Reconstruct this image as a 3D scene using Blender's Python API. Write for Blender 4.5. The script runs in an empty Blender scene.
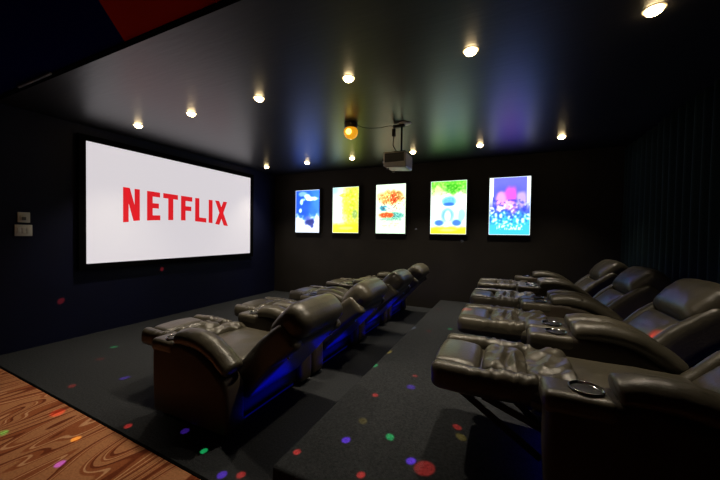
import bpy, bmesh, math, random
from mathutils import Matrix, Vector, noise

random.seed(7)
PI = math.pi
scene = bpy.context.scene
COL = scene.collection

# ------------------------------------------------------------------ camera
cam_d = bpy.data.cameras.new('camera')
cam = bpy.data.objects.new('camera', cam_d)
COL.objects.link(cam)
cam_d.sensor_width = 36.0
cam_d.lens = 15.5
cam_d.clip_start = 0.02
Rm = Matrix(((0.905717, -0.020735, 0.423374),
             (0.423656, 0.011687, -0.905748),
             (0.013833, 0.999717, 0.019370)))
cam.matrix_world = Matrix.Translation((0, 0, 1.36)) @ Rm.to_4x4()
scene.camera = cam

# ------------------------------------------------------------------ world, exposure
w = bpy.data.worlds.new('world')
scene.world = w
w.use_nodes = True
w.node_tree.nodes['Background'].inputs[0].default_value = (0.010, 0.010, 0.016, 1)
w.node_tree.nodes['Background'].inputs[1].default_value = 0.0
scene.view_settings.view_transform = 'Standard'
scene.view_settings.look = 'None'
scene.view_settings.gamma = 1.0
scene.view_settings.exposure = 0.0
scene.view_settings.use_curve_mapping = False

DOWN_W = 105.0        # each recessed downlight
BEAM_W = 4000.0       # each coloured beam of the party light
LED_W = 0.42          # blue strip below a seat
LOBBY_W = 84.0


def srgb(r, g, b):
    def f(c):
        c /= 255.0
        return c / 12.92 if c <= 0.04045 else ((c + 0.055) / 1.055) ** 2.4
    return (f(r), f(g), f(b), 1.0)


# ------------------------------------------------------------------ materials
def mat(name, color=(0.1, 0.1, 0.1, 1), rough=0.5, metal=0.0, spec=0.5, emit=None, estr=0.0):
    m = bpy.data.materials.new(name)
    m.use_nodes = True
    b = m.node_tree.nodes['Principled BSDF']
    b.inputs['Base Color'].default_value = color
    b.inputs['Roughness'].default_value = rough
    b.inputs['Metallic'].default_value = metal
    b.inputs['Specular IOR Level'].default_value = spec
    if emit:
        b.inputs['Emission Color'].default_value = emit
        b.inputs['Emission Strength'].default_value = estr
    return m


def nodes(m):
    nt = m.node_tree
    return nt, nt.nodes['Principled BSDF'], nt.nodes, nt.links


def noise_color(m, c1, c2, scale=20.0, detail=4.0, stretch=(1, 1, 1), lo=0.35, hi=0.65, bump=0.0, bscale=None, dist=0.01):
    nt, b, N, L = nodes(m)
    tc = N.new('ShaderNodeTexCoord')
    mp = N.new('ShaderNodeMapping')
    mp.inputs['Scale'].default_value = stretch
    L.new(tc.outputs['Object'], mp.inputs[0])
    n = N.new('ShaderNodeTexNoise')
    n.inputs['Scale'].default_value = scale
    n.inputs['Detail'].default_value = detail
    L.new(mp.outputs[0], n.inputs['Vector'])
    r = N.new('ShaderNodeValToRGB')
    r.color_ramp.elements[0].position = lo
    r.color_ramp.elements[0].color = c1
    r.color_ramp.elements[1].position = hi
    r.color_ramp.elements[1].color = c2
    L.new(n.outputs['Fac'], r.inputs[0])
    L.new(r.outputs[0], b.inputs['Base Color'])
    if bump:
        n2 = N.new('ShaderNodeTexNoise')
        n2.inputs['Scale'].default_value = bscale or scale
        n2.inputs['Detail'].default_value = 3.0
        L.new(mp.outputs[0], n2.inputs['Vector'])
        bp = N.new('ShaderNodeBump')
        bp.inputs['Strength'].default_value = bump
        bp.inputs['Distance'].default_value = dist
        L.new(n2.outputs['Fac'], bp.inputs['Height'])
        L.new(bp.outputs[0], b.inputs['Normal'])
    return m


M = {}
# semi-gloss dark ceiling with fine roller streaks
M['ceiling'] = noise_color(mat('satin_ceiling_paint', rough=0.38, spec=0.75), (0.013, 0.013, 0.014, 1), (0.018, 0.018, 0.019, 1),
                           scale=3.0, stretch=(0.35, 2.2, 1), bump=0.25, bscale=14.0, dist=0.004)
_cb = M['ceiling'].node_tree.nodes['Principled BSDF']
_cb.inputs['IOR'].default_value = 1.5
_cb.inputs['Coat Weight'].default_value = 0.1
_cb.inputs['Coat Roughness'].default_value = 0.36
M['navy'] = noise_color(mat('navy_wall_paint', rough=0.6, spec=0.25), (0.0025, 0.0035, 0.021, 1), (0.003, 0.0045, 0.027, 1), scale=2.0)
M['wall'] = noise_color(mat('charcoal_wall_paint', rough=0.65, spec=0.25), (0.013, 0.011, 0.009, 1), (0.017, 0.0145, 0.012, 1), scale=2.5)
M['carpet'] = noise_color(mat('charcoal_carpet', rough=0.95, spec=0.1), (0.012, 0.0135, 0.016, 1), (0.036, 0.039, 0.043, 1),
                          scale=75.0, detail=3.0, lo=0.2, hi=0.8, bump=0.4, bscale=160.0, dist=0.01)
M['black'] = mat('black_satin', (0.006, 0.006, 0.007, 1), 0.5)
M['matte_black'] = mat('matte_black', (0.004, 0.004, 0.004, 1), 0.9, 0, 0.0)
M['dark_metal'] = mat('dark_metal', (0.02, 0.02, 0.022, 1), 0.4, 0.8)
M['chrome'] = mat('chrome', (0.75, 0.75, 0.76, 1), 0.12, 1.0)
M['cup_metal'] = mat('dark_chrome', (0.22, 0.22, 0.22, 1), 0.15, 1.0)
M['white_plastic'] = mat('white_plastic', (0.72, 0.71, 0.67, 1), 0.4)
M['grey_plastic'] = mat('grey_plastic', (0.10, 0.10, 0.10, 1), 0.5)
M['lens'] = mat('lens_glass', (0.01, 0.012, 0.02, 1), 0.05, 0.0, 0.8)
M['switch_dark'] = mat('switch_grey', (0.12, 0.13, 0.13, 1), 0.4)
M['trim_metal'] = mat('brushed_trim', (0.45, 0.46, 0.48, 1), 0.35, 0.6)
M['lobby_navy'] = mat('lobby_navy_paint', (0.003, 0.003, 0.06, 1), 0.8, 0, 0.0)
M['lobby_red'] = mat('lobby_red_paint', (0.40, 0.016, 0.004, 1), 0.8, 0, 0.0)
M['screen'] = mat('projected_white', (0.25, 0.25, 0.25, 1), 0.8, 0, 0.1, srgb(213, 207, 212), 1.0)
M['screen_red'] = mat('projected_red', (0.15, 0.01, 0.01, 1), 0.8, 0, 0.1, srgb(214, 30, 38), 1.0)
M['bulb'] = mat('warm_lamp_glass', (0.8, 0.7, 0.5, 1), 0.4, 0, 0.3, (1.0, 0.74, 0.38, 1), 26.0)
M['halo_ring'] = mat('halo_glow_rim', (0.5, 0.42, 0.3, 1), 0.5, 0, 0.3, (1.0, 0.66, 0.28, 1), 0.55)  # glow put into the rim stands in for the halo round a lamp
M['amber'] = mat('amber_dome', (0.8, 0.35, 0.02, 1), 0.25, 0, 0.5, (1.0, 0.42, 0.015, 1), 0.75)
M['amber_hot'] = mat('amber_core', (0.8, 0.5, 0.1, 1), 0.25, 0, 0.5, (1.0, 0.72, 0.12, 1), 4.0)
M['party_body'] = mat('party_light_body', (0.05, 0.03, 0.015, 1), 0.4)
M['led'] = mat('blue_led_strip', (0.02, 0.03, 0.2, 1), 0.4, 0, 0.2, (0.0, 0.004, 1.0, 1), 0.05)
M['leather'] = noise_color(mat('dark_brown_leather', rough=0.38, spec=0.5), (0.044, 0.039, 0.027, 1), (0.062, 0.054, 0.037, 1),
                           scale=6.0, bump=0.35, bscale=60.0, dist=0.004)
M['leather_side'] = noise_color(mat('dark_brown_leatherette', rough=0.55, spec=0.35), (0.026, 0.018, 0.011, 1), (0.034, 0.024, 0.015, 1),
                                scale=6.0, bump=0.2, bscale=80.0, dist=0.003)
M['curtain'] = noise_color(mat('dark_teal_curtain', rough=0.85, spec=0.15), (0.006, 0.015, 0.017, 1), (0.010, 0.023, 0.025, 1),
                           scale=4.0, stretch=(1, 1, 0.15))


def lobby_carpet():
    m = mat('swirl_pattern_carpet', rough=0.95, spec=0.1)
    nt, b, N, L = nodes(m)
    tc = N.new('ShaderNodeTexCoord')
    mp = N.new('ShaderNodeMapping')
    mp.inputs['Rotation'].default_value = (0, 0, math.radians(-6))
    mp.inputs['Scale'].default_value = (2.6, 0.6, 1)
    L.new(tc.outputs['Object'], mp.inputs[0])
    n = N.new('ShaderNodeTexNoise')
    n.inputs['Scale'].default_value = 1.2
    n.inputs['Detail'].default_value = 1.2
    n.inputs['Distortion'].default_value = 0.9
    L.new(mp.outputs[0], n.inputs['Vector'])
    mu = N.new('ShaderNodeMath'); mu.operation = 'MULTIPLY'; mu.inputs[1].default_value = 9.0
    L.new(n.outputs['Fac'], mu.inputs[0])
    fr = N.new('ShaderNodeMath'); fr.operation = 'FRACT'
    L.new(mu.outputs[0], fr.inputs[0])
    r = N.new('ShaderNodeValToRGB')
    r.color_ramp.interpolation = 'LINEAR'
    e = r.color_ramp.elements
    tan, rust, dark, cream = srgb(186, 128, 88), srgb(158, 92, 56), srgb(118, 58, 34), srgb(214, 162, 122)
    e[0].position = 0.0; e[0].color = tan
    e[1].position = 1.0; e[1].color = tan
    for p, c in ((0.34, tan), (0.38, dark), (0.50, dark), (0.54, rust), (0.72, rust), (0.75, cream), (0.81, cream), (0.84, rust), (0.94, rust)):
        k = e.new(p); k.color = c
    L.new(fr.outputs[0], r.inputs[0])
    g = N.new('ShaderNodeTexNoise'); g.inputs['Scale'].default_value = 90.0
    L.new(tc.outputs['Object'], g.inputs['Vector'])
    mx = N.new('ShaderNodeMix'); mx.data_type = 'RGBA'; mx.blend_type = 'MULTIPLY'
    mx.inputs['Factor'].default_value = 0.6
    L.new(r.outputs[0], mx.inputs['A'])
    L.new(g.outputs['Fac'], mx.inputs['B'])
    L.new(mx.outputs['Result'], b.inputs['Base Color'])
    return m


M['lobby_carpet'] = lobby_carpet()


# ------------------------------------------------------------------ helpers
def link_mesh(name, bm, material, parent=None, smooth=False, loc=None):
    me = bpy.data.meshes.new(name)
    bm.normal_update()
    bm.to_mesh(me)
    bm.free()
    if isinstance(material, (list, tuple)):
        for m_ in material:
            me.materials.append(m_)
    else:
        me.materials.append(material)
    if smooth:
        for p in me.polygons:
            p.use_smooth = True
    o = bpy.data.objects.new(name, me)
    COL.objects.link(o)
    if parent:
        o.parent = parent
    if loc:
        o.location = loc
    return o


def tag(o, label, cat, group=None):
    o['label'] = label
    o['category'] = cat
    if group:
        o['group'] = group
    return o


def thing(name, label, cat, loc=(0, 0, 0), rz=0.0, group=None):
    o = bpy.data.objects.new(name, None)
    o.empty_display_size = 0.1
    COL.objects.link(o)
    o.location = loc
    o.rotation_euler = (0, 0, rz)
    return tag(o, label, cat, group)


def structure(o):
    o['kind'] = 'structure'
    return o


def add_box(bm, x0, x1, y0, y1, z0, z1, mi=0):
    v = [bm.verts.new(p) for p in ((x0, y0, z0), (x1, y0, z0), (x1, y1, z0), (x0, y1, z0),
                                   (x0, y0, z1), (x1, y0, z1), (x1, y1, z1), (x0, y1, z1))]
    for f in ((0, 3, 2, 1), (4, 5, 6, 7), (0, 1, 5, 4), (1, 2, 6, 5), (2, 3, 7, 6), (3, 0, 4, 7)):
        fc = bm.faces.new([v[i] for i in f])
        fc.material_index = mi
    return v


def box_bm(*a):
    bm = bmesh.new()
    add_box(bm, *a)
    return bm


def bevel(o, width=0.01, seg=3):
    md = o.modifiers.new('bevel', 'BEVEL')
    md.width = width
    md.segments = seg
    md.limit_method = 'ANGLE'
    for p in o.data.polygons:
        p.use_smooth = True
    return o


def rbox(x0, x1, y0, y1, z0, z1, r, nx=10, ny=10, nz=6, fn=None, rc=3):
    """rounded box with a dense grid; fn(p, u, v, w) may move each point (u, v, w run -1..1)"""
    bm = bmesh.new()
    hx, hy, hz = (x1 - x0) / 2, (y1 - y0) / 2, (z1 - z0) / 2
    c = Vector(((x0 + x1) / 2, (y0 + y1) / 2, (z0 + z1) / 2))

    def axis(h, n):
        rr = min(r, h * 0.98)
        a = [-h + rr * (1 - math.cos(i / rc * PI / 2)) for i in range(rc)]
        mid = [(-h + rr) + (2 * (h - rr)) * i / n for i in range(n + 1)]
        return a + mid + [-q for q in reversed(a)]
    ax, ay, az = axis(hx, nx), axis(hy, ny), axis(hz, nz)
    verts = {}

    def vert(i, j, k):
        key = (i, j, k)
        if key in verts:
            return verts[key]
        q = Vector((ax[i], ay[j], az[k]))
        inner = Vector([max(-(h - min(r, h * 0.98)), min(h - min(r, h * 0.98), q[t])) for t, h in enumerate((hx, hy, hz))])
        d = q - inner
        if d.length > 1e-9:
            q = inner + d.normalized() * min(r, max(hx, hy, hz)) if True else q
        # keep flattened when r exceeds a half size
        q = Vector((max(-hx, min(hx, q.x)), max(-hy, min(hy, q.y)), max(-hz, min(hz, q.z))))
        p = c + q
        if fn:
            p = fn(p, q.x / hx, q.y / hy, q.z / hz)
        verts[key] = bm.verts.new(p)
        return verts[key]
    I, J, K = len(ax) - 1, len(ay) - 1, len(az) - 1
    for i in range(I):
        for j in range(J):
            bm.faces.new((vert(i, j, 0), vert(i, j + 1, 0), vert(i + 1, j + 1, 0), vert(i + 1, j, 0)))
            bm.faces.new((vert(i, j, K), vert(i + 1, j, K), vert(i + 1, j + 1, K), vert(i, j + 1, K)))
    for i in range(I):
        for k in range(K):
            bm.faces.new((vert(i, 0, k), vert(i + 1, 0, k), vert(i + 1, 0, k + 1), vert(i, 0, k + 1)))
            bm.faces.new((vert(i, J, k), vert(i, J, k + 1), vert(i + 1, J, k + 1), vert(i + 1, J, k)))
    for j in range(J):
        for k in range(K):
            bm.faces.new((vert(0, j, k), vert(0, j, k + 1), vert(0, j + 1, k + 1), vert(0, j + 1, k)))
            bm.faces.new((vert(I, j, k), vert(I, j + 1, k), vert(I, j + 1, k + 1), vert(I, j, k + 1)))
    return bm


def lathe(bm, prof, seg=28, c=(0, 0, 0), mi=0, closed_top=True, mis=None):
    rings = []
    for (r, z) in prof:
        if r < 1e-6:
            rings.append([bm.verts.new((c[0], c[1], c[2] + z))])
        else:
            rings.append([bm.verts.new((c[0] + r * math.cos(2 * PI * k / seg), c[1] + r * math.sin(2 * PI * k / seg), c[2] + z)) for k in range(seg)])
    for q in range(len(rings) - 1):
        a, b = rings[q], rings[q + 1]
        for k in range(seg):
            k2 = (k + 1) % seg
            if len(a) == 1 and len(b) == 1:
                continue
            if len(a) == 1:
                f = bm.faces.new((a[0], b[k], b[k2]))
            elif len(b) == 1:
                f = bm.faces.new((a[k], a[k2], b[0]))
            else:
                f = bm.faces.new((a[k], a[k2], b[k2], b[k]))
            f.material_index = mis[q] if mis else mi
    return bm


def tube(bm, pts, r, seg=8):
    pts = [Vector(p) for p in pts]
    rings = []
    for i, p in enumerate(pts):
        t = (pts[min(i + 1, len(pts) - 1)] - pts[max(i - 1, 0)]).normalized()
        up = Vector((0, 0, 1)) if abs(t.z) < 0.9 else Vector((1, 0, 0))
        s = t.cross(up).normalized()
        u = s.cross(t).normalized()
        rings.append([bm.verts.new(p + s * r * math.cos(2 * PI * k / seg) + u * r * math.sin(2 * PI * k / seg)) for k in range(seg)])
    for a, b in zip(rings, rings[1:]):
        for k in range(seg):
            k2 = (k + 1) % seg
            bm.faces.new((a[k], a[k2], b[k2], b[k]))
    bm.faces.new(rings[0][::-1])
    bm.faces.new(rings[-1])
    return bm


def smooth_path(pts, n):
    """Catmull-Rom through pts (tuples of any length)"""
    out = []
    P = [pts[0]] + list(pts) + [pts[-1]]
    for s in range(1, len(P) - 2):
        for i in range(n):
            t = i / n
            out.append(tuple(0.5 * ((2 * b) + (-a + c) * t + (2 * a - 5 * b + 4 * c - d) * t * t + (-a + 3 * b - 3 * c + d) * t ** 3)
                             for a, b, c, d in zip(P[s - 1], P[s], P[s + 1], P[s + 2])))
    out.append(tuple(pts[-1]))
    return out


def pad_bm(path, hw, y0, seg=20, wr=0.0):
    """a stuffed roll along an x-z path (x, z, half thickness), half width hw across y, rounded ends"""
    bm = bmesh.new()
    pts = smooth_path(path, 7)
    n = len(pts)
    rings = []
    for i, (x, z, h) in enumerate(pts):
        a, b = pts[max(i - 1, 0)], pts[min(i + 1, n - 1)]
        t = Vector((b[0] - a[0], 0, b[1] - a[1])).normalized()
        nn = Vector((-t.z, 0, t.x))
        ring = []
        for k in range(seg):
            th = 2 * PI * k / seg
            cy, cz = math.cos(th), math.sin(th)
            e = 1.0
            sy = math.copysign(abs(cy) ** e, cy)
            sz = math.copysign(abs(cz) ** e, cz)
            endf = min(1.0, math.sqrt(max(0.0, 1 - max(0, 1 - i / 4.0) ** 2)) + 0.05, math.sqrt(max(0.0, 1 - max(0, 1 - (n - 1 - i) / 4.0) ** 2)) + 0.05)
            p = Vector((x, y0 + hw * (0.35 + 0.65 * endf) * sy, z)) + nn * h * endf * sz
            if wr:
                p += nn * wr * noise.noise(Vector((x * 22, sy * 2.0, y0 * 5)))
            ring.append(bm.verts.new(p))
        rings.append(ring)
    for a, b in zip(rings, rings[1:]):
        for k in range(seg):
            k2 = (k + 1) % seg
            bm.faces.new((a[k], b[k], b[k2], a[k2]))
    bm.faces.new(rings[0])
    bm.faces.new(rings[-1][::-1])
    bmesh.ops.recalc_face_normals(bm, faces=bm.faces)
    return bm


def copy_tree(o, parent=None):
    c = o.copy()
    COL.objects.link(c)
    if parent:
        c.parent = parent
    for ch in list(o.children):
        copy_tree(ch, c)
    return c


def spot(name, parent, loc, target, watts, angle, blend=0.5, color=(1, 1, 1), radius=0.01):
    d = bpy.data.lights.new(name, 'SPOT')
    d.energy = watts
    d.color = color
    d.spot_size = angle
    d.spot_blend = blend
    d.shadow_soft_size = radius
    o = bpy.data.objects.new(name, d)
    COL.objects.link(o)
    o.parent = parent
    o.location = loc
    o.rotation_euler = (Vector(target) - Vector(loc)).to_track_quat('-Z', 'Y').to_euler()
    return o


# ------------------------------------------------------------------ the room
XL, XR, YP, YO, YB, H = -4.9, 1.66, 5.75, 1.22, -2.2, 2.7
PZ = 0.18
def YE(x):
    # the joint of the two carpets runs slightly askew
    return 1.262 - 0.0286 * (x + 4.9)


def quad_slab(pts, z0, z1):
    bm = bmesh.new()
    a = [bm.verts.new((x, y, z0)) for x, y in pts]
    b = [bm.verts.new((x, y, z1)) for x, y in pts]
    bm.faces.new(a[::-1])
    bm.faces.new(b)
    for i in range(4):
        j = (i + 1) % 4
        bm.faces.new((a[i], a[j], b[j], b[i]))
    return bm


structure(link_mesh('floor', quad_slab([(XL, YE(XL)), (XR, YE(XR)), (XR, YP), (XL, YP)], -0.10, 0.0), M['carpet']))
structure(link_mesh('floor_lobby', quad_slab([(XL, YB), (XR, YB), (XR, YE(XR)), (XL, YE(XL))], -0.10, 0.0), M['lobby_carpet']))
pl = structure(link_mesh('floor_platform', box_bm(-1.05, XR, YO, YP, 0.0, PZ), M['carpet']))
bevel(pl, 0.02, 2)
structure(link_mesh('wall_left', box_bm(XL - 0.12, XL, YB, YP, 0, H), M['navy']))
structure(link_mesh('wall_back', box_bm(XL - 0.12, XR + 0.12, YP, YP + 0.12, 0, H), M['wall']))
structure(link_mesh('wall_right', box_bm(XR, XR + 0.12, YB, YP, 0, H), M['wall']))
structure(link_mesh('wall_front', box_bm(XL - 0.12, XR + 0.12, YB - 0.12, YB, 0, H), M['wall']))
YH = 1.33
structure(link_mesh('ceiling', box_bm(XL - 0.12, XR + 0.12, YH, YP + 0.12, H, H + 0.12), M['ceiling']))
# lobby ceiling, painted in flat navy with one red wedge
bm = bmesh.new()
zc = H


def flat(pts, mi):
    f = bm.faces.new([bm.verts.new((x, y, zc)) for x, y in pts])
    f.normal_update()
    if f.normal.z > 0:
        f.normal_flip()
    f.material_index = mi


yh = YH - 0.03
flat([(XL - 0.12, YB - 0.12), (1.21, YB - 0.12), (-2.47, yh), (XL - 0.12, yh)], 0)
flat([(1.21, YB - 0.12), (XR + 0.12, YB - 0.12), (XR + 0.12, yh), (-2.47, yh)], 1)
add_box(bm, XL - 0.12, XR + 0.12, YB - 0.12, yh, H + 0.004, H + 0.12, 0)
structure(link_mesh('ceiling_lobby', bm, [M['lobby_navy'], M['lobby_red']]))
structure(link_mesh('trim_1', box_bm(XL, XR, YH - 0.03, YH + 0.012, H - 0.006, H + 0.1), M['matte_black']))       # bead between the two ceilings
structure(link_mesh('trim_2', box_bm(-4.16, -3.53, YH - 0.045, YH - 0.031, H - 0.016, H - 0.002), M['trim_metal']))
structure(link_mesh('trim_3', quad_slab([(XL, YE(XL) - 0.008), (XR, YE(XR) - 0.008), (XR, YE(XR) + 0.008), (XL, YE(XL) + 0.008)], 0.0, 0.004), M['matte_black']))           # joint of the two carpets

# ------------------------------------------------------------------ projection screen
sy0, sy1, sz0, sz1 = 2.105, 4.925, 0.928, 2.50
XS = XL + 0.045
scr = thing('projection_screen', 'large white projection screen with bold red lettering on the navy wall', 'screen', (XL, (sy0 + sy1) / 2, sz0))


def rel(o, parent):
    """keep o where it is while parenting it (parent is unrotated)"""
    o.parent = parent
    o.location = Vector(o.location) - Vector(parent.location)
    return o


rel(link_mesh('screen_surface', box_bm(XL + 0.012, XS, sy0, sy1, sz0, sz1), M['screen']), scr)
bm = bmesh.new()
fw = 0.075
add_box(bm, XL + 0.002, XL + 0.06, sy0 - fw, sy0, sz0 - fw, sz1 + fw)
add_box(bm, XL + 0.002, XL + 0.06, sy1, sy1 + fw, sz0 - fw, sz1 + fw)
add_box(bm, XL + 0.002, XL + 0.06, sy0, sy1, sz1, sz1 + fw)
add_box(bm, XL + 0.002, XL + 0.06, sy0, sy1, sz0 - fw, sz0)
rel(link_mesh('frame', bm, M['matte_black']), scr)
# the lettering: seven bold letters with an arched foot line
bm = bmesh.new()
XT = XS + 0.003


def poly(pts):
    f = bm.faces.new([bm.verts.new((XT, y, z)) for y, z in pts])
    f.normal_update()
    if f.normal.x < 0:
        f.normal_flip()


zt = 1.955
# N
poly([(2.531, 1.972), (2.603, 1.972), (2.603, 1.486), (2.531, 1.478)])
poly([(2.545, 1.971), (2.618, 1.971), (2.740, 1.513), (2.666, 1.502)])
poly([(2.680, 1.967), (2.752, 1.966), (2.752, 1.514), (2.680, 1.504)])
# E
poly([(2.852, 1.960), (2.935, 1.960), (2.935, 1.524), (2.852, 1.516)])
poly([(2.93, 1.960), (3.046, 1.956), (3.046, 1.882), (2.93, 1.884)])
poly([(2.93, 1.785), (3.028, 1.785), (3.028, 1.708), (2.93, 1.708)])
poly([(2.93, 1.600), (3.050, 1.606), (3.050, 1.530), (2.93, 1.524)])
# T
poly([(3.094, 1.958), (3.336, 1.952), (3.336, 1.876), (3.094, 1.880)])
poly([(3.174, 1.90), (3.258, 1.90), (3.258, 1.542), (3.174, 1.538)])
# F
poly([(3.388, 1.950), (3.470, 1.950), (3.470, 1.546), (3.388, 1.543)])
poly([(3.465, 1.950), (3.592, 1.946), (3.592, 1.870), (3.465, 1.872)])
poly([(3.465, 1.785), (3.575, 1.785), (3.575, 1.708), (3.465, 1.708)])
# L
poly([(3.645, 1.944), (3.728, 1.944), (3.728, 1.535), (3.645, 1.540)])
poly([(3.72, 1.612), (3.868, 1.604), (3.868, 1.526), (3.72, 1.536)])
# I
poly([(3.915, 1.940), (3.998, 1.940), (3.998, 1.520), (3.915, 1.526)])
# X
poly([(4.052, 1.940), (4.142, 1.940), (4.346, 1.478), (4.246, 1.488)])
poly([(4.236, 1.938), (4.324, 1.938), (4.148, 1.496), (4.056, 1.506)])
lo = rel(link_mesh('lettering', bm, M['screen_red']), scr)
lo['label'] = 'bold red lettering'

# ------------------------------------------------------------------ wall switch plates
def plate(name, label, y0, y1, z0, z1, rockers, dark):
    t = thing(name, label, 'switch', (XL, (y0 + y1) / 2, z0), group='white wall plates left of the screen')
    o = rel(link_mesh('cover_plate', box_bm(XL + 0.001, XL + 0.014, y0, y1, z0, z1), M['white_plastic']), t)
    bevel(o, 0.004, 2)
    n = rockers
    pw = (y1 - y0 - 0.03) / n
    for k in range(n):
        a = y0 + 0.015 + k * pw
        o = rel(link_mesh('rocker', box_bm(XL + 0.0145, XL + 0.02, a + 0.004, a + pw - 0.004, z0 + 0.03, z1 - 0.03), M['white_plastic']), t)
        bevel(o, 0.002, 2)
    if dark:
        o = rel(link_mesh('indicator', box_bm(XL + 0.0205, XL + 0.026, y0 + 0.03, y0 + 0.062, z0 + 0.028, z0 + 0.062), M['switch_dark']), t)
        o['label'] = 'dark grey key'
    return t


plate('wall_control', 'upper, narrower white wall control left of the screen', 1.505, 1.605, 1.436, 1.552, 1, True)
plate('light_switch', 'lower, wider white light switch plate left of the screen', 1.480, 1.623, 1.285, 1.412, 3, False)

# ------------------------------------------------------------------ lit poster boxes
def lerp(a, b, t):
    return tuple(x + (y - x) * t for x, y in zip(a, b))


def sm(a, b, x):
    t = max(0.0, min(1.0, (x - a) / (b - a)))
    return t * t * (3 - 2 * t)


def el(u, v, cu, cv, ru, rv, soft=0.35, wob=0.25, sd=0.0):
    """soft ellipse mask with a wobbly rim"""
    d = math.hypot((u - cu) / ru, (v - cv) / rv)
    d += wob * noise.noise(Vector((u * 9 + sd, v * 9, sd)))
    return 1 - sm(1 - soft, 1 + soft, d)


def nz(u, v, s, sd):
    return noise.noise(Vector((u * s + sd, v * s * 1.5, sd * 1.7)))


def speck(c, u, v, amt, light, dark, s=26, sd=0.0):
    n = nz(u, v, s, 11 + sd)
    c = lerp(c, light, amt * sm(.12, .45, n))
    return lerp(c, dark, amt * sm(.12, .45, -n))


def art_sky(u, v):
    c = lerp((46, 112, 226), (92, 150, 240), sm(0.2, 1.0, u + 0.2 * nz(u, v, 4, 1)))
    for (cu, cv, ru, rv, k) in ((0.66, 0.80, 0.26, 0.045, .95), (0.48, 0.86, 0.14, 0.05, .8), (0.30, 0.92, 0.2, 0.06, .5), (0.24, 0.72, 0.07, 0.06, .75), (0.2, 0.52, 0.06, 0.05, .8), (0.3, 0.78, 0.10, 0.03, .6)):
        c = lerp(c, (236, 244, 255), k * el(u, v, cu, cv, ru, rv, sd=cu * 9))
    b = sm(0.40, 0.22, v + 0.10 * nz(u, 0.3, 6, 3) + 0.06 * nz(u, v, 14, 6) - 0.18 * abs(u - 0.5))
    c = lerp(c, (222, 228, 246), b)
    c = lerp(c, (58, 74, 140), .9 * el(u, v, .60, .24, .20, .085, sd=2))
    c = lerp(c, (110, 130, 200), .8 * el(u, v, .52, .34, .12, .05, sd=5))
    c = lerp(c, (70, 84, 150), .8 * el(u, v, .70, .15, .07, .05, sd=7))
    return c


def art_meadow(u, v):
    c = lerp((234, 242, 222), (200, 210, 110), sm(0.25, 0.75, u + 0.15 * nz(u, v, 5, 2)))
    c = lerp(c, (150, 208, 236), .8 * sm(0.72, 0.95, v) * sm(0.55, 0.0, u))
    c = lerp(c, (190, 210, 78), .7 * el(u, v, .62, .62, .26, .30, sd=1))
    c = lerp(c, (240, 226, 120), .7 * el(u, v, .58, .72, .16, .10, sd=4))
    c = lerp(c, (196, 178, 70), .6 * el(u, v, .45, .83, .24, .04, sd=4))
    c = lerp(c, (150, 172, 130), .8 * el(u, v, .86, .40, .10, .10, sd=3))
    c = speck(c, u, v, .45 * sm(.2, .5, u), (250, 246, 190), (160, 172, 80), 14, 3)
    c = lerp(c, (226, 212, 70), .9 * sm(0.26, 0.14, v + 0.03 * nz(u, v, 8, 9)))
    c = lerp(c, (246, 240, 150), .7 * el(u, v, .52, .10, .30, .035, sd=8))
    return c


def art_harbour(u, v):
    c = (214, 226, 200)
    c = lerp(c, (222, 158, 96), .85 * el(u, v, .50, .74, .40, .13, sd=1))
    c = lerp(c, (204, 96, 62), .8 * el(u, v, .60, .70, .12, .10, sd=2))
    c = lerp(c, (248, 222, 150), .9 * el(u, v, .36, .80, .10, .05, sd=3))
    c = lerp(c, (170, 140, 86), .7 * el(u, v, .78, .78, .10, .08, sd=4))
    c = lerp(c, (210, 226, 214), .8 * el(u, v, .80, .58, .14, .05, sd=4))
    c = lerp(c, (70, 150, 176), .9 * el(u, v, .26, .52, .14, .06, sd=5))
    c = lerp(c, (196, 228, 236), .8 * el(u, v, .50, .52, .16, .05, sd=5))
    c = lerp(c, (88, 160, 158), .8 * el(u, v, .66, .36, .26, .07, sd=6))
    c = lerp(c, (232, 104, 52), .95 * el(u, v, .36, .37, .26, .055, sd=7))
    c = lerp(c, (150, 196, 170), .8 * el(u, v, .50, .29, .38, .035, sd=8))
    if 0.12 < v < 0.24 and 0.2 < u < 0.8:
        c = lerp(c, (226, 150, 120), .5 * (0.5 + 0.5 * math.sin(v * 170)) * sm(-0.1, 0.3, nz(u, v, 16, 3)))
    if .42 < v < .9:
        c = speck(c, u, v, .75 * el(u, v, .5, .66, .46, .2, sd=3), (255, 236, 190), (140, 84, 60))
    elif v < .46:
        c = speck(c, u, v, .5 * sm(.2, .3, v), (240, 250, 240), (60, 120, 130), sd=2)
    return lerp(c, (206, 236, 206), .6 * sm(.10, .02, v))


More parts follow.
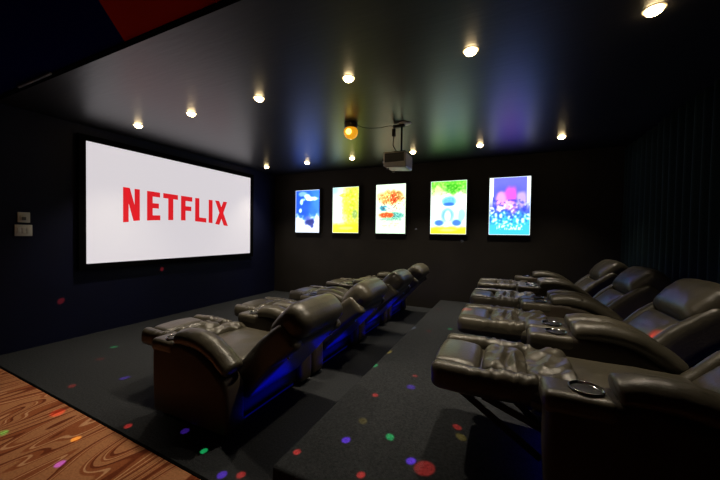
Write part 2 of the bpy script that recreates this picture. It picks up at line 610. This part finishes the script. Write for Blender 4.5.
def art_jungle(u, v):
    c = lerp((248, 252, 244), (224, 240, 240), sm(.6, .3, v))
    g = sm(.62, .95, v + .10 * nz(u, v, 7, 1))
    c = lerp(c, (126, 206, 84), .9 * g)
    c = lerp(c, (84, 168, 60), .7 * el(u, v, .62, .86, .22, .10, sd=2))
    c = lerp(c, (232, 250, 190), .7 * el(u, v, .20, .80, .12, .12, sd=3))
    # a rounded blue vessel on two stones
    c = lerp(c, (118, 178, 220), .9 * el(u, v, .52, .62, .22, .09, wob=.1, sd=4))
    c = lerp(c, (80, 124, 186), .8 * el(u, v, .52, .56, .15, .035, wob=.1, sd=4))
    c = lerp(c, (130, 176, 226), .9 * el(u, v, .48, .36, .19, .13, wob=.1, sd=5))
    c = lerp(c, (236, 246, 252), .8 * el(u, v, .49, .34, .09, .10, wob=.1, sd=5))
    c = lerp(c, (84, 128, 200), .85 * el(u, v, .24, .21, .13, .06, wob=.15, sd=6))
    c = lerp(c, (84, 128, 200), .85 * el(u, v, .74, .21, .13, .06, wob=.15, sd=7))
    c = lerp(c, (130, 220, 226), .6 * el(u, v, .88, .36, .10, .12, sd=8))
    c = speck(c, u, v, .4 * sm(.55, .9, v), (226, 246, 170), (70, 140, 60), 18, 5)
    c = lerp(c, (228, 206, 70), .95 * sm(.17, .09, v + .02 * nz(u, v, 9, 5)))
    c = lerp(c, (252, 246, 160), .7 * el(u, v, .5, .07, .25, .03, sd=9))
    return c


def art_reef(u, v):
    c = lerp((112, 116, 232), (132, 134, 240), sm(.5, 1.0, v + .1 * nz(u, v, 4, 1)))
    c = lerp(c, (96, 186, 232), sm(.50, .22, v + .08 * nz(u, v, 7, 2)))
    for (cu, cv, ru, rv, k) in ((.30, .62, .14, .13, (236, 176, 222)), (.54, .70, .15, .14, (214, 120, 214)), (.80, .62, .12, .13, (196, 176, 240)),
                                (.48, .52, .12, .08, (250, 190, 190)), (.62, .48, .10, .10, (190, 150, 230)), (.26, .46, .08, .06, (240, 214, 236))):
        c = lerp(c, k, .85 * el(u, v, cu, cv, ru, rv, sd=cu * 7))
    n = nz(u, v, 15, 4)
    if .16 < v < .62:
        c = lerp(c, (232, 246, 255), .75 * sm(.10, .35, n) * sm(.62, .45, v))
        c = lerp(c, (74, 92, 190), .5 * sm(.12, .38, -n) * sm(.14, .26, v))
    if .08 < v < .16 and .2 < u < .85:
        c = lerp(c, (232, 240, 255), .8 * sm(-.05, .2, nz(u * 2.2, v, 14, 8)))
    if v > .06 and (u < .07 + .02 * v or u > .93):
        c = lerp(c, (246, 250, 255), sm(.30, .8, v))
    return c


def poster_material():
    m = bpy.data.materials.new('backlit_print')
    m.use_nodes = True
    nt, b, N, L = nodes(m)
    a = N.new('ShaderNodeVertexColor')
    a.layer_name = 'print'
    L.new(a.outputs['Color'], b.inputs['Emission Color'])
    b.inputs['Base Color'].default_value = (0.05, 0.05, 0.05, 1)
    b.inputs['Roughness'].default_value = 0.3
    b.inputs['Emission Strength'].default_value = 3.2
    return m


M['print'] = poster_material()
M['edge_light'] = mat('lightbox_edge', (0.3, 0.3, 0.3, 1), 0.4, 0, 0.3, (0.80, 0.98, 0.92, 1), 1.3)


def poster(x0, x1, z0, z1, fn, label):
    t = thing('poster_lightbox', label, 'poster', ((x0 + x1) / 2, YP, z0), group='lit posters along the dark wall')
    NU, NV = 60, 90
    bm = bmesh.new()
    yf = YP - 0.046
    g = [[bm.verts.new((x0 + (x1 - x0) * i / NU, yf, z0 + (z1 - z0) * j / NV)) for j in range(NV + 1)] for i in range(NU + 1)]
    for i in range(NU):
        for j in range(NV):
            bm.faces.new((g[i][j], g[i + 1][j], g[i + 1][j + 1], g[i][j + 1]))
    lay = bm.loops.layers.float_color.new('print')
    for f in bm.faces:
        for lp in f.loops:
            p = lp.vert.co
            c = fn((p.x - x0) / (x1 - x0), (p.z - z0) / (z1 - z0))
            lp[lay] = tuple((0.93 * q) ** 1.7 for q in srgb(*[max(0, min(255, q)) for q in c]))
    o = rel(link_mesh('print', bm, M['print'], smooth=True), t)
    bm = box_bm(x0 - 0.012, x1 + 0.012, YP - 0.044, YP - 0.001, z0 - 0.012, z1 + 0.012)
    rel(link_mesh('housing', bm, M['black']), t)
    bm = bmesh.new()
    e = 0.007
    for (a, b_, c_, d) in ((x0 - e, x0, z0 - e, z1 + e), (x1, x1 + e, z0 - e, z1 + e), (x0, x1, z1, z1 + e), (x0, x1, z0 - e, z0)):
        add_box(bm, a, b_, YP - 0.0475, YP - 0.0441, c_, d)
    q = rel(link_mesh('acrylic_edge', bm, M['edge_light']), t)
    q['label'] = 'bright edge of the light panel'
    bm = bmesh.new()
    k, s = 0.007, 0.03
    for (a, b_, c_, d) in ((x0 - s, x0 - k, z0 - s, z1 + s), (x1 + k, x1 + s, z0 - s, z1 + s), (x0 - k, x1 + k, z1 + k, z1 + s), (x0 - k, x1 + k, z0 - s, z0 - k)):
        add_box(bm, a, b_, YP - 0.058, YP - 0.0002, c_, d)
    rel(link_mesh('frame', bm, M['black']), t)
    return t


poster(-4.262, -3.650, 1.386, 2.300, art_sky, 'lit poster of blue sky and white cloud, nearest the screen')
poster(-3.305, -2.712, 1.386, 2.318, art_meadow, 'lit yellow-green poster with a white left half')
poster(-2.318, -1.726, 1.386, 2.325, art_harbour, 'lit cream poster with orange and teal shapes')
poster(-1.238, -0.626, 1.386, 2.325, art_jungle, 'lit poster with green top, blue shapes and yellow foot')
poster(-0.246, 0.355, 1.386, 2.328, art_reef, 'lit poster in violet, pink and pale blue, nearest the curtain')

# ------------------------------------------------------------------ curtain along the right wall
bm = bmesh.new()
NY = 420
ya, yb = 1.5, 5.70
ztop, zbot = 2.66, PZ + 0.015
ph = 0.0
cols = []
for i in range(NY + 1):
    y = ya + (yb - ya) * i / NY
    ph += (yb - ya) / NY * 2 * PI / (0.15 + 0.03 * noise.noise(Vector((y * 1.7, 3, 0))))
    col = []
    for j in range(9):
        t = j / 8
        z = ztop + (zbot - ztop) * t
        amp = 0.030 + 0.012 * t + 0.010 * noise.noise(Vector((y * 2.0, t, 5)))
        x = 1.575 + amp * math.sin(ph) + 0.008 * math.sin(2 * ph + 1.3) + 0.01 * noise.noise(Vector((y * 6, t * 2, 9)))
        col.append(bm.verts.new((x, y, z)))
    cols.append(col)
for a, b in zip(cols, cols[1:]):
    for j in range(8):
        bm.faces.new((a[j], b[j], b[j + 1], a[j + 1]))
cur = link_mesh('curtain', bm, M['curtain'], smooth=True)
md = cur.modifiers.new('cloth_thickness', 'SOLIDIFY')
md.thickness = 0.004
tag(cur, 'dark teal pleated curtain along the right wall behind the rear row', 'curtain')

# ------------------------------------------------------------------ recessed downlights
def make_downlight():
    t = thing('downlight', '', 'ceiling light', (0, 0, H))
    bm = bmesh.new()
    lathe(bm, [(0.056, -0.0005), (0.055, -0.003), (0.051, -0.004), (0.046, -0.003), (0.0425, -0.0005)], 32)
    link_mesh('trim_ring', bm, M['halo_ring'], t, True)
    bm = bmesh.new()
    lathe(bm, [(0.042, -0.001), (0.042, -0.010), (0.037, -0.020), (0.026, -0.028), (0.012, -0.032), (0, -0.033)], 24)
    link_mesh('bulb', bm, M['bulb'], t, True)
    spot('lamp', t, (0, 0, -0.06), (0, 0, -1), DOWN_W, math.radians(86), 1.0, (1.0, 0.86, 0.66), 0.03)
    return t


dl0 = make_downlight()
far_names = ['above the far right corner of the screen', 'above the blue sky poster', 'behind the amber dome light',
             'beside the projector', 'above the violet poster, right of the projector', 'last of the far row, nearest the curtain']
near_names = ['above the left half of the screen', 'second from the screen in the nearer row', 'third from the screen in the nearer row',
              'above and left of the amber lamp, in the nearer row', 'above and right of the projector, in the nearer row', 'at the top right of the photo, nearest the camera']
k = 0
for ix in range(6):
    for (Y, xs, nm) in ((2.39, (-4.25, -3.25, -2.25, -1.247, -0.253, 0.764), near_names), (4.92, (-4.42, -3.43, -2.476, -1.378, -0.362, 0.66), far_names)):
        o = dl0 if k == 0 else copy_tree(dl0)
        o.location = (xs[ix], Y, H)
        for ch in o.children:
            if ch.type == 'LIGHT' and ix in (3, 5):      # the lamps are not all equally bright
                ch.data = ch.data.copy()
                ch.data.energy = DOWN_W * (1.3 if ix == 3 else 0.6)
        tag(o, 'warm round ceiling downlight ' + nm[ix], 'ceiling light', 'recessed warm ceiling downlights')
        k += 1

# an added, unseen lamp in the lobby ceiling behind the camera, lights the patterned carpet
lob = thing('added_lobby_lamp', 'added warm downlight, unseen in the lobby ceiling behind the camera', 'ceiling light', (-2.9, -0.3, H))
bm = bmesh.new()
lathe(bm, [(0.056, -0.0005), (0.055, -0.003), (0.051, -0.004), (0.046, -0.003), (0.0425, -0.0005)], 32)
link_mesh('trim_ring', bm, M['halo_ring'], lob, True)
bm = bmesh.new()
lathe(bm, [(0.042, -0.001), (0.042, -0.010), (0.037, -0.020), (0.026, -0.028), (0.012, -0.032), (0, -0.033)], 24)
link_mesh('bulb', bm, M['bulb'], lob, True)
spot('lamp', lob, (0, 0, -0.06), (0, 0.12, -1), LOBBY_W, math.radians(62), 0.5, (1.0, 0.80, 0.58), 0.03)

# ------------------------------------------------------------------ party light on the ceiling
PX, PY = -1.715, 3.365
pty = thing('party_light', 'glowing amber dome party light on a dark ceiling base left of the projector', 'party light', (PX, PY, H))
bm = bmesh.new()
lathe(bm, [(0.0, -0.0005), (0.075, -0.0005), (0.082, -0.012), (0.080, -0.05), (0.072, -0.066), (0.0, -0.066)], 32)
bevel(link_mesh('base', bm, M['party_body'], pty, True), 0.004, 2)
bm = bmesh.new()
lathe(bm, [(0.070, -0.0665), (0.082, -0.085), (0.086, -0.11), (0.080, -0.14), (0.064, -0.168), (0.036, -0.186), (0, -0.192)], 32)
link_mesh('dome', bm, M['amber'], pty, True)
bm = bmesh.new()
c0 = Vector((0.012, -0.082, -0.128))
bmesh.ops.create_uvsphere(bm, u_segments=16, v_segments=10, radius=0.034, matrix=Matrix.Translation(c0))
link_mesh('hot_lens', bm, M['amber_hot'], pty, True)
RED, GRN, PUR, YEL, WHT = (1, .05, .04), (.03, 1, .25), (.20, .05, 1), (1, .70, .10), (.8, .85, 1)
CD = {'r': RED, 'g': GRN, 'p': PUR, 'y': YEL, 'w': WHT}
dots = [  # colour, x, y, z, strength, width
    ('g', -4.112, 2.049, 0, .5, .05), ('r', -3.853, 1.79, 0, .22, .045), ('p', -3.152, 1.659, 0, .5, .06), ('r', -3.393, 1.37, 0, .45, .045),
    ('r', -2.352, 1.257, 0, 1.0, .045), ('p', -1.949, 1.394, 0, .35, .05), ('g', -1.665, 1.317, 0, .9, .04), ('p', -1.408, 1.23, 0, .9, .05),
    ('r', -1.313, 1.276, 0, .9, .045), ('r', -2.987, 1.12, 0, .16, .08), ('y', -2.504, 1.03, 0, .2, .05), ('p', -2.314, .878, 0, .45, .05),
    ('g', -3.006, .849, 0, .22, .05),
    ('r', -.992, 1.357, PZ, 1.0, .035), ('p', -.80, 1.56, PZ, 1.3, .045), ('g', -.583, 1.697, PZ, .9, .035), ('r', -.615, 1.364, PZ, 1.0, .035),
    ('p', -.42, 1.564, PZ, 1.2, .045), ('r', -.345, 1.545, PZ, .5, .09), ('y', -.788, 1.767, PZ, .16, .05), ('y', -1.098, 1.322, PZ, .12, .06),
    ('r', -.84, 2.094, PZ, .9, .035), ('p', -.636, 2.33, PZ, .5, .06), ('r', -.243, 1.969, PZ, .6, .035), ('y', -.209, 1.881, PZ, .18, .05),
    ('r', -.657, 2.528, PZ, .5, .03), ('g', -1.035, 2.57, PZ, .8, .04), ('y', -1.03, 2.932, PZ, .6, .04), ('y', -1.13, 4.852, PZ, .6, .06),
    ('g', -.603, 4.002, PZ, .4, .05), ('r', -.941, 5.0, PZ, .12, .08), ('r', -.822, 3.797, PZ, .25, .05), ('w', -1.03, 3.83, PZ, .3, .03),
    ('r', -4.9, 1.875, .49, .35, .035), ('r', -4.9, 3.107, .763, .5, .03), ('w', -1.524, 5.75, 1.469, .12, .04), ('w', -.689, 5.75, 1.261, .08, .04),
    ('r', -.276, 2.93, .66, .5, .08), ('r', .80, 2.75, .80, .14, .09),
]
added_pty = thing('party_light', 'added second party light, unseen on the lobby ceiling behind the camera', 'party light', (-1.1, 0.25, H))  # added out of view, throws the dots that the seats block
for ch in list(pty.children):
    copy_tree(ch, added_pty)
src = Vector((PX, PY, H - 0.12))
for (c, x, y, z, s, wd) in dots:
    tgt = Vector((x, y, z))
    host = pty if (y > 1.6 and not (-1.14 < x < -1.0 and y < 4.5)) else added_pty
    d = tgt - Vector((host.location.x, host.location.y, H - 0.12))
    p0 = d.normalized() * 0.125
    dist = d.length
    spot('beam', host, Vector((0, 0, -0.12)) + p0, Vector((0, 0, -0.12)) + d, BEAM_W * s * (dist / 3.2) ** 2,
         max(math.radians(1.0), 2 * math.atan(wd * 0.62 / dist)), 0.45, CD[c], 0.004)

# ------------------------------------------------------------------ projector
pj = thing('projector', 'white projector hung from the ceiling on a black rod mount', 'projector', (-1.19, 3.62, H))
bm = bmesh.new()
lathe(bm, [(0, -0.0005), (0.075, -0.0005), (0.077, -0.006), (0.05, -0.012), (0, -0.012)], 28, c=(0.07, 0, 0))
link_mesh('ceiling_plate', bm, M['white_plastic'], pj, True)
bevel(link_mesh('mount_bracket', box_bm(-0.07, 0.07, -0.03, 0.03, -0.045, -0.0125), M['black'], pj), 0.006, 2)
bm = tube(bmesh.new(), [(0.035, 0, -0.045), (0.035, 0, -0.345)], 0.012, 12)
link_mesh('rod', bm, M['dark_metal'], pj, True)
bevel(link_mesh('plug_block', box_bm(-0.085, -0.045, -0.02, 0.02, -0.145, -0.05), M['black'], pj), 0.006, 2)
bm = tube(bmesh.new(), smooth_path([(-0.065, 0, -0.145), (-0.07, 0.0, -0.20), (-0.075, 0.01, -0.25), (-0.045, 0.02, -0.31), (-0.03, 0.02, -0.348)], 5), 0.006, 8)
link_mesh('power_lead', bm, M['black'], pj, True)
bm = bmesh.new()
add_box(bm, -0.06, 0.10, -0.07, 0.07, -0.322, -0.314)
for sx, sy in ((-0.055, -0.065), (0.095, -0.065), (-0.055, 0.065), (0.095, 0.065)):
    add_box(bm, sx - 0.008, sx + 0.008, sy - 0.008, sy + 0.008, -0.335, -0.3145)
link_mesh('mount_frame', bm, M['dark_metal'], pj, loc=(0, 0, -0.03))


def proj_shape(p, u, v, w):
    q = p.copy()
    if w < 0:
        k = 1.0 - 0.06 * (-w)
        q.y *= k
    q.z -= 0.03 * u * 0.35
    return q


body = link_mesh('body', rbox(-0.145, 0.135, -0.15, 0.15, -0.515, -0.336, 0.022, 10, 10, 6, proj_shape), M['white_plastic'], pj, True, (0, 0, -0.03))
bm = bmesh.new()
for kx in range(9):
    add_box(bm, -0.105 + kx * 0.024, -0.092 + kx * 0.024, -0.1545, -0.145, -0.45, -0.375)
g_ = link_mesh('vent_grille', bm, M['grey_plastic'], body)
bevel(link_mesh('shaded_side_panel', box_bm(-0.125, 0.115, -0.1512, -0.14, -0.455, -0.352), M['grey_plastic'], body), 0.004, 2)  # dark grey sheet puts the shade of the white body's side into colour
bm = bmesh.new()
lathe(bm, [(0.0, 0.02), (0.042, 0.02), (0.046, 0.0), (0.046, -0.03), (0.036, -0.034), (0.032, -0.015), (0, -0.02)], 24)
bmesh.ops.rotate(bm, verts=bm.verts, matrix=Matrix.Rotation(PI / 2, 3, 'Y'))
bmesh.ops.translate(bm, verts=bm.verts, vec=(-0.142, -0.05, -0.42))
link_mesh('lens', bm, M['lens'], body, True)
for sy in (-0.11, 0.11):
    bm = bmesh.new()
    lathe(bm, [(0, -0.012), (0.016, -0.012), (0.018, 0.0), (0, 0.002)], 16, c=(-0.10, sy, -0.516))
    link_mesh('foot', bm, M['grey_plastic'], body, True)

bm = tube(bmesh.new(), smooth_path([(PX + 0.078, PY + 0.03, H - 0.03), (-1.56, 3.44, H - 0.055), (-1.42, 3.52, H - 0.05), (-1.30, 3.585, H - 0.02), (-1.265, 3.605, H - 0.03)], 6), 0.004, 8)
cb = link_mesh('power_cable', bm, M['black'], None, True)
tag(cb, 'thin black cable sagging between the amber party light and the projector mount', 'cable')

# ------------------------------------------------------------------ recliners
def wr(p, amp, sx=14.0, sy=5.0, sd=0.0):
    n = noise.noise(Vector((p.x * sx + sd, p.y * sy, p.z * 4 + sd)))
    n2 = noise.noise(Vector((p.x * sx * 2.1 - p.y * sy * 1.2, p.y * sy * 1.8 + sd, sd * 2)))
    return amp * (-abs(n) * 1.5 + 0.35 + 0.5 * n2)


def make_recliner():
    t = thing('recliner', '', 'recliner')
    LE, LS = M['leather'], M['leather_side']
    # base
    bevel(link_mesh('base', box_bm(-0.50, 0.10, -0.31, 0.31, 0.05, 0.27), M['black'], t), 0.015, 2)
    for sx in (-0.44, 0.05):
        for sy in (-0.27, 0.27):
            bm = bmesh.new()
            lathe(bm, [(0, 0.002), (0.028, 0.002), (0.03, 0.03), (0.026, 0.0495), (0, 0.0495)], 14, c=(sx, sy, 0))
            link_mesh('foot', bm, M['black'], t, True)

    # seat cushion
    def seat_fn(p, u, v, w_):
        q = p.copy()
        if w_ > 0:
            q.z += 0.025 * (1 - u * u) * (1 - v * v) + 0.035 * max(0, -u - 0.2) ** 2
            q.z += wr(p, 0.006, 6, 7, 2)
        return q
    link_mesh('seat', rbox(-0.58, 0.12, -0.31, 0.31, 0.275, 0.465, 0.06, 20, 18, 5, seat_fn), LE, t, True)

    # backrest group in its own tilted frame: u along, v across, w normal
    ang = math.radians(47)
    U = Vector((math.cos(ang), 0, math.sin(ang)))
    Wn = Vector((-math.sin(ang), 0, math.cos(ang)))
    O = Vector((-0.02, 0, 0.30))

    def to_back(fn0=None):
        def f(p, u, v, w_):
            if fn0:
                p = fn0(p, u, v, w_)
            return O + U * p.x + Vector((0, p.y, 0)) + Wn * p.z
        return f

    def shell_fn(p, u, v, w_):
        q = p.copy()
        q.y *= 1.0 - 0.05 * max(0, u)
        return q
    back = link_mesh('backrest', rbox(0.0, 0.64, -0.305, 0.305, -0.19, -0.02, 0.045, 14, 14, 5, to_back(shell_fn)), LE, t, True)

    def lum_fn(p, u, v, w_):
        q = p.copy()
        if w_ > 0:
            q.z += 0.030 * (1 - u * u) * (1 - v * v) + wr(p, 0.007, 12, 5, 4)
        return q
    link_mesh('lumbar_cushion', rbox(0.03, 0.455, -0.225, 0.225, -0.08, 0.025, 0.045, 18, 14, 4, to_back(lum_fn)), LE, back, True)

    def head_fn(p, u, v, w_):
        q = p.copy()
        if w_ > 0:
            q.z += 0.035 * (1 - u * u) * (1 - 0.6 * v * v) + wr(p, 0.006, 8, 8, 6)
        q.x += 0.02 * (1 - v * v) * max(0, u)
        return q
    link_mesh('headrest', rbox(0.455, 0.785, -0.290, 0.290, -0.165, 0.05, 0.085, 16, 16, 6, to_back(head_fn)), LE, back, True)
    for s in (-1, 1):
        def wing_fn(p, u, v, w_, s=s):
            q = p.copy()
            if w_ > 0:
                q.z += 0.012 * (1 - v * v) + wr(p, 0.004, 10, 5, 9 + s)
            q.z -= 0.045 * max(0, u - 0.2)
            return q
        y0, y1 = (0.215, 0.315) if s > 0 else (-0.315, -0.215)
        link_mesh('side_bolster', rbox(0.0, 0.645, y0, y1, -0.175, 0.030, 0.042, 26, 5, 6, to_back(wing_fn)), LE, back, True)
    for s in (-1, 1):
        bm = bmesh.new()
        bmesh.ops.create_uvsphere(bm, u_segments=10, v_segments=6, radius=0.011, matrix=Matrix.Translation(O + U * 0.50 + Vector((0, 0.27 * s, 0)) + Wn * -0.193))
        link_mesh('chrome_stud', bm, M['chrome'], back, True)

    # arms
    prof = [(-0.60, 0.03), (-0.615, 0.30), (-0.613, 0.49), (-0.590, 0.545), (-0.545, 0.563), (-0.44, 0.566), (-0.30, 0.575), (-0.13, 0.545), (0.0, 0.475), (0.10, 0.40), (0.15, 0.34), (0.15, 0.03)]
    for s in (-1, 1):
        y0, y1 = (0.325, 0.495) if s > 0 else (-0.495, -0.325)
        bm = bmesh.new()
        a = [bm.verts.new((x, y0, z)) for x, z in prof]
        b = [bm.verts.new((x, y1, z)) for x, z in prof]
        bm.faces.new(a)
        bm.faces.new(b[::-1])
        for i in range(len(prof)):
            j = (i + 1) % len(prof)
            bm.faces.new((a[i], b[i], b[j], a[j]))
        bmesh.ops.recalc_face_normals(bm, faces=bm.faces)
        arm = link_mesh('arm', bm, LS, t)
        md = arm.modifiers.new('soft_edges', 'BEVEL')
        md.width = 0.035
        md.segments = 4
        md.limit_method = 'ANGLE'
        md.angle_limit = math.radians(50)
        for p in arm.data.polygons:
            p.use_smooth = True
        yc = (y0 + y1) / 2
        link_mesh('arm_pad', pad_bm([(-0.385, 0.585, 0.052), (-0.33, 0.595, 0.064), (-0.21, 0.599, 0.066), (-0.09, 0.575, 0.064), (0.01, 0.525, 0.062), (0.08, 0.475, 0.060), (0.135, 0.435, 0.052)], 0.083, yc, 24, 0.006), LE, arm, True)
        # front cap of leather around the cup
        link_mesh('arm_front', rbox(-0.628, -0.37, yc - 0.089, yc + 0.089, 0.475, 0.570, 0.035, 6, 6, 4), LE, arm, True)
        bm = bmesh.new()
        lathe(bm, [(0.060, 0.0), (0.062, 0.006), (0.059, 0.009), (0.055, 0.007), (0.053, -0.002), (0.050, -0.0005), (0, -0.0005)], 32, c=(-0.468, yc, 0.5715), mis=[0, 0, 0, 0, 1, 1])
        link_mesh('cup_holder', bm, [M['cup_metal'], M['black']], arm, True)

    # legrest, raised
    zt_, zb_ = 0.50, 0.375
    fr = link_mesh('footrest', rbox(-1.08, -0.56, -0.27, 0.27, zb_, zt_ - 0.045, 0.03, 12, 12, 4), LE, t, True)

    def toe_fn(p, u, v, w_):
        q = p.copy()
        if w_ > 0:
            q.z += 0.012 * (1 - v * v) - 0.012 * max(0, u)
        return q
    link_mesh('toe_cushion', rbox(-1.125, -0.885, -0.20, 0.20, zb_ + 0.005, zt_ + 0.004, 0.045, 10, 14, 5, toe_fn), LE, fr, True)

    def calf_fn(p, u, v, w_):
        q = p.copy()
        if w_ > 0:
            q.z += 0.022 * (1 - u * u) * (1 - v * v) + wr(p, 0.026, 14, 8, 3)
        return q
    link_mesh('calf_cushion', rbox(-0.875, -0.655, -0.185, 0.185, zb_ + 0.01, zt_ + 0.002, 0.04, 22, 22, 4, calf_fn), LE, fr, True)
    for s in (-1, 1):
        def bol_fn(p, u, v, w_, s=s):
            q = p.copy()
            if w_ > 0:
                q.z += wr(p, 0.020 * sm(-0.75, 0.1, u), 17, 7, 12 + s) + 0.010 * (1 - v * v)
            q.y += s * 0.012 * math.sin((u + 1) * 2.2)
            return q
        y0, y1 = (0.192, 0.292) if s > 0 else (-0.292, -0.192)
        link_mesh('leg_bolster', rbox(-1.12, -0.60, y0, y1, zb_, zt_ + 0.008, 0.045, 34, 6, 5, bol_fn), LE, fr, True)

    # gathered leather between legrest and seat
    def gat_fn(p, u, v, w_):
        q = p.copy()
        if w_ > 0:
            q.z += 0.035 * (u * 0.5 + 0.5) * (1 - 0.6 * v * v) + wr(p, 0.034, 9, 10, 7)
        return q
    link_mesh('gathered_panel', rbox(-0.665, -0.44, -0.295, 0.295, 0.36, 0.495, 0.05, 20, 30, 4, gat_fn), LE, t, True)

    # steel linkage under the legrest
    for s in (-1, 1):
        bm = bmesh.new()
        y = 0.235 * s

        def bar(p, q, off):
            p, q = Vector(p), Vector(q)
            d = (q - p).normalized()
            n = Vector((-d.z, 0, d.x)) * 0.017
            vs = []
            for yy in (y + off - 0.004, y + off + 0.004):
                for pt in (p + n, p - n, q - n, q + n):
                    vs.append(bm.verts.new((pt.x, yy, pt.z)))
            for f in ((0, 1, 2, 3), (7, 6, 5, 4), (0, 4, 5, 1), (1, 5, 6, 2), (2, 6, 7, 3), (3, 7, 4, 0)):
                bm.faces.new([vs[i] for i in f])
        bar((-0.98, 0, 0.385), (-0.60, 0, 0.13), 0.0)
        bar((-0.72, 0, 0.385), (-0.48, 0, 0.16), 0.011)
        bar((-0.86, 0, 0.375), (-0.52, 0, 0.25), -0.011)
        bmesh.ops.recalc_face_normals(bm, faces=bm.faces)
        link_mesh('linkage', bm, M['dark_metal'], t)
    # blue strip below the base
    link_mesh('led_strip', box_bm(0.065, 0.095, -0.28, 0.28, 0.041, 0.0498), M['led'], t)
    d = bpy.data.lights.new('led_glow', 'AREA')
    d.shape = 'RECTANGLE'
    d.size, d.size_y = 0.09, 0.54
    d.energy = LED_W
    d.color = (0.002, 0.006, 1.0)
    l = bpy.data.objects.new('led_glow', d)
    COL.objects.link(l)
    l.parent = t
    l.location = (0.20, 0, 0.05)
    l.rotation_euler = (0, math.radians(180 + 18), 0)     # throws up and backwards
    d2 = bpy.data.lights.new('led_glow', 'AREA')
    d2.shape = 'RECTANGLE'
    d2.size, d2.size_y = 0.03, 0.54
    d2.energy = LED_W * 0.35
    d2.color = (0.002, 0.006, 1.0)
    l2 = bpy.data.objects.new('led_glow', d2)
    COL.objects.link(l2)
    l2.parent = t
    l2.location = (-0.515, 0, 0.10)
    l2.rotation_euler = (0, math.radians(50), 0)          # throws forwards onto the floor
    return t


where = ['nearest the patterned carpet', 'second from the patterned carpet', 'third from the patterned carpet', 'at the far end by the lit posters']
rec0 = make_recliner()
k = 0
for (row, X0, Z0) in (('front row', -1.74, 0.0), ('rear row', 0.775, PZ)):
    for i in range(4):
        o = rec0 if k == 0 else copy_tree(rec0)
        o.location = (X0, 1.91 + i * 1.02, Z0)
        tag(o, 'dark brown leather recliner in the ' + row + ', ' + where[i], 'recliner',
            'reclined leather cinema seats, ' + ('front row' if k < 4 else 'rear row'))
        k += 1
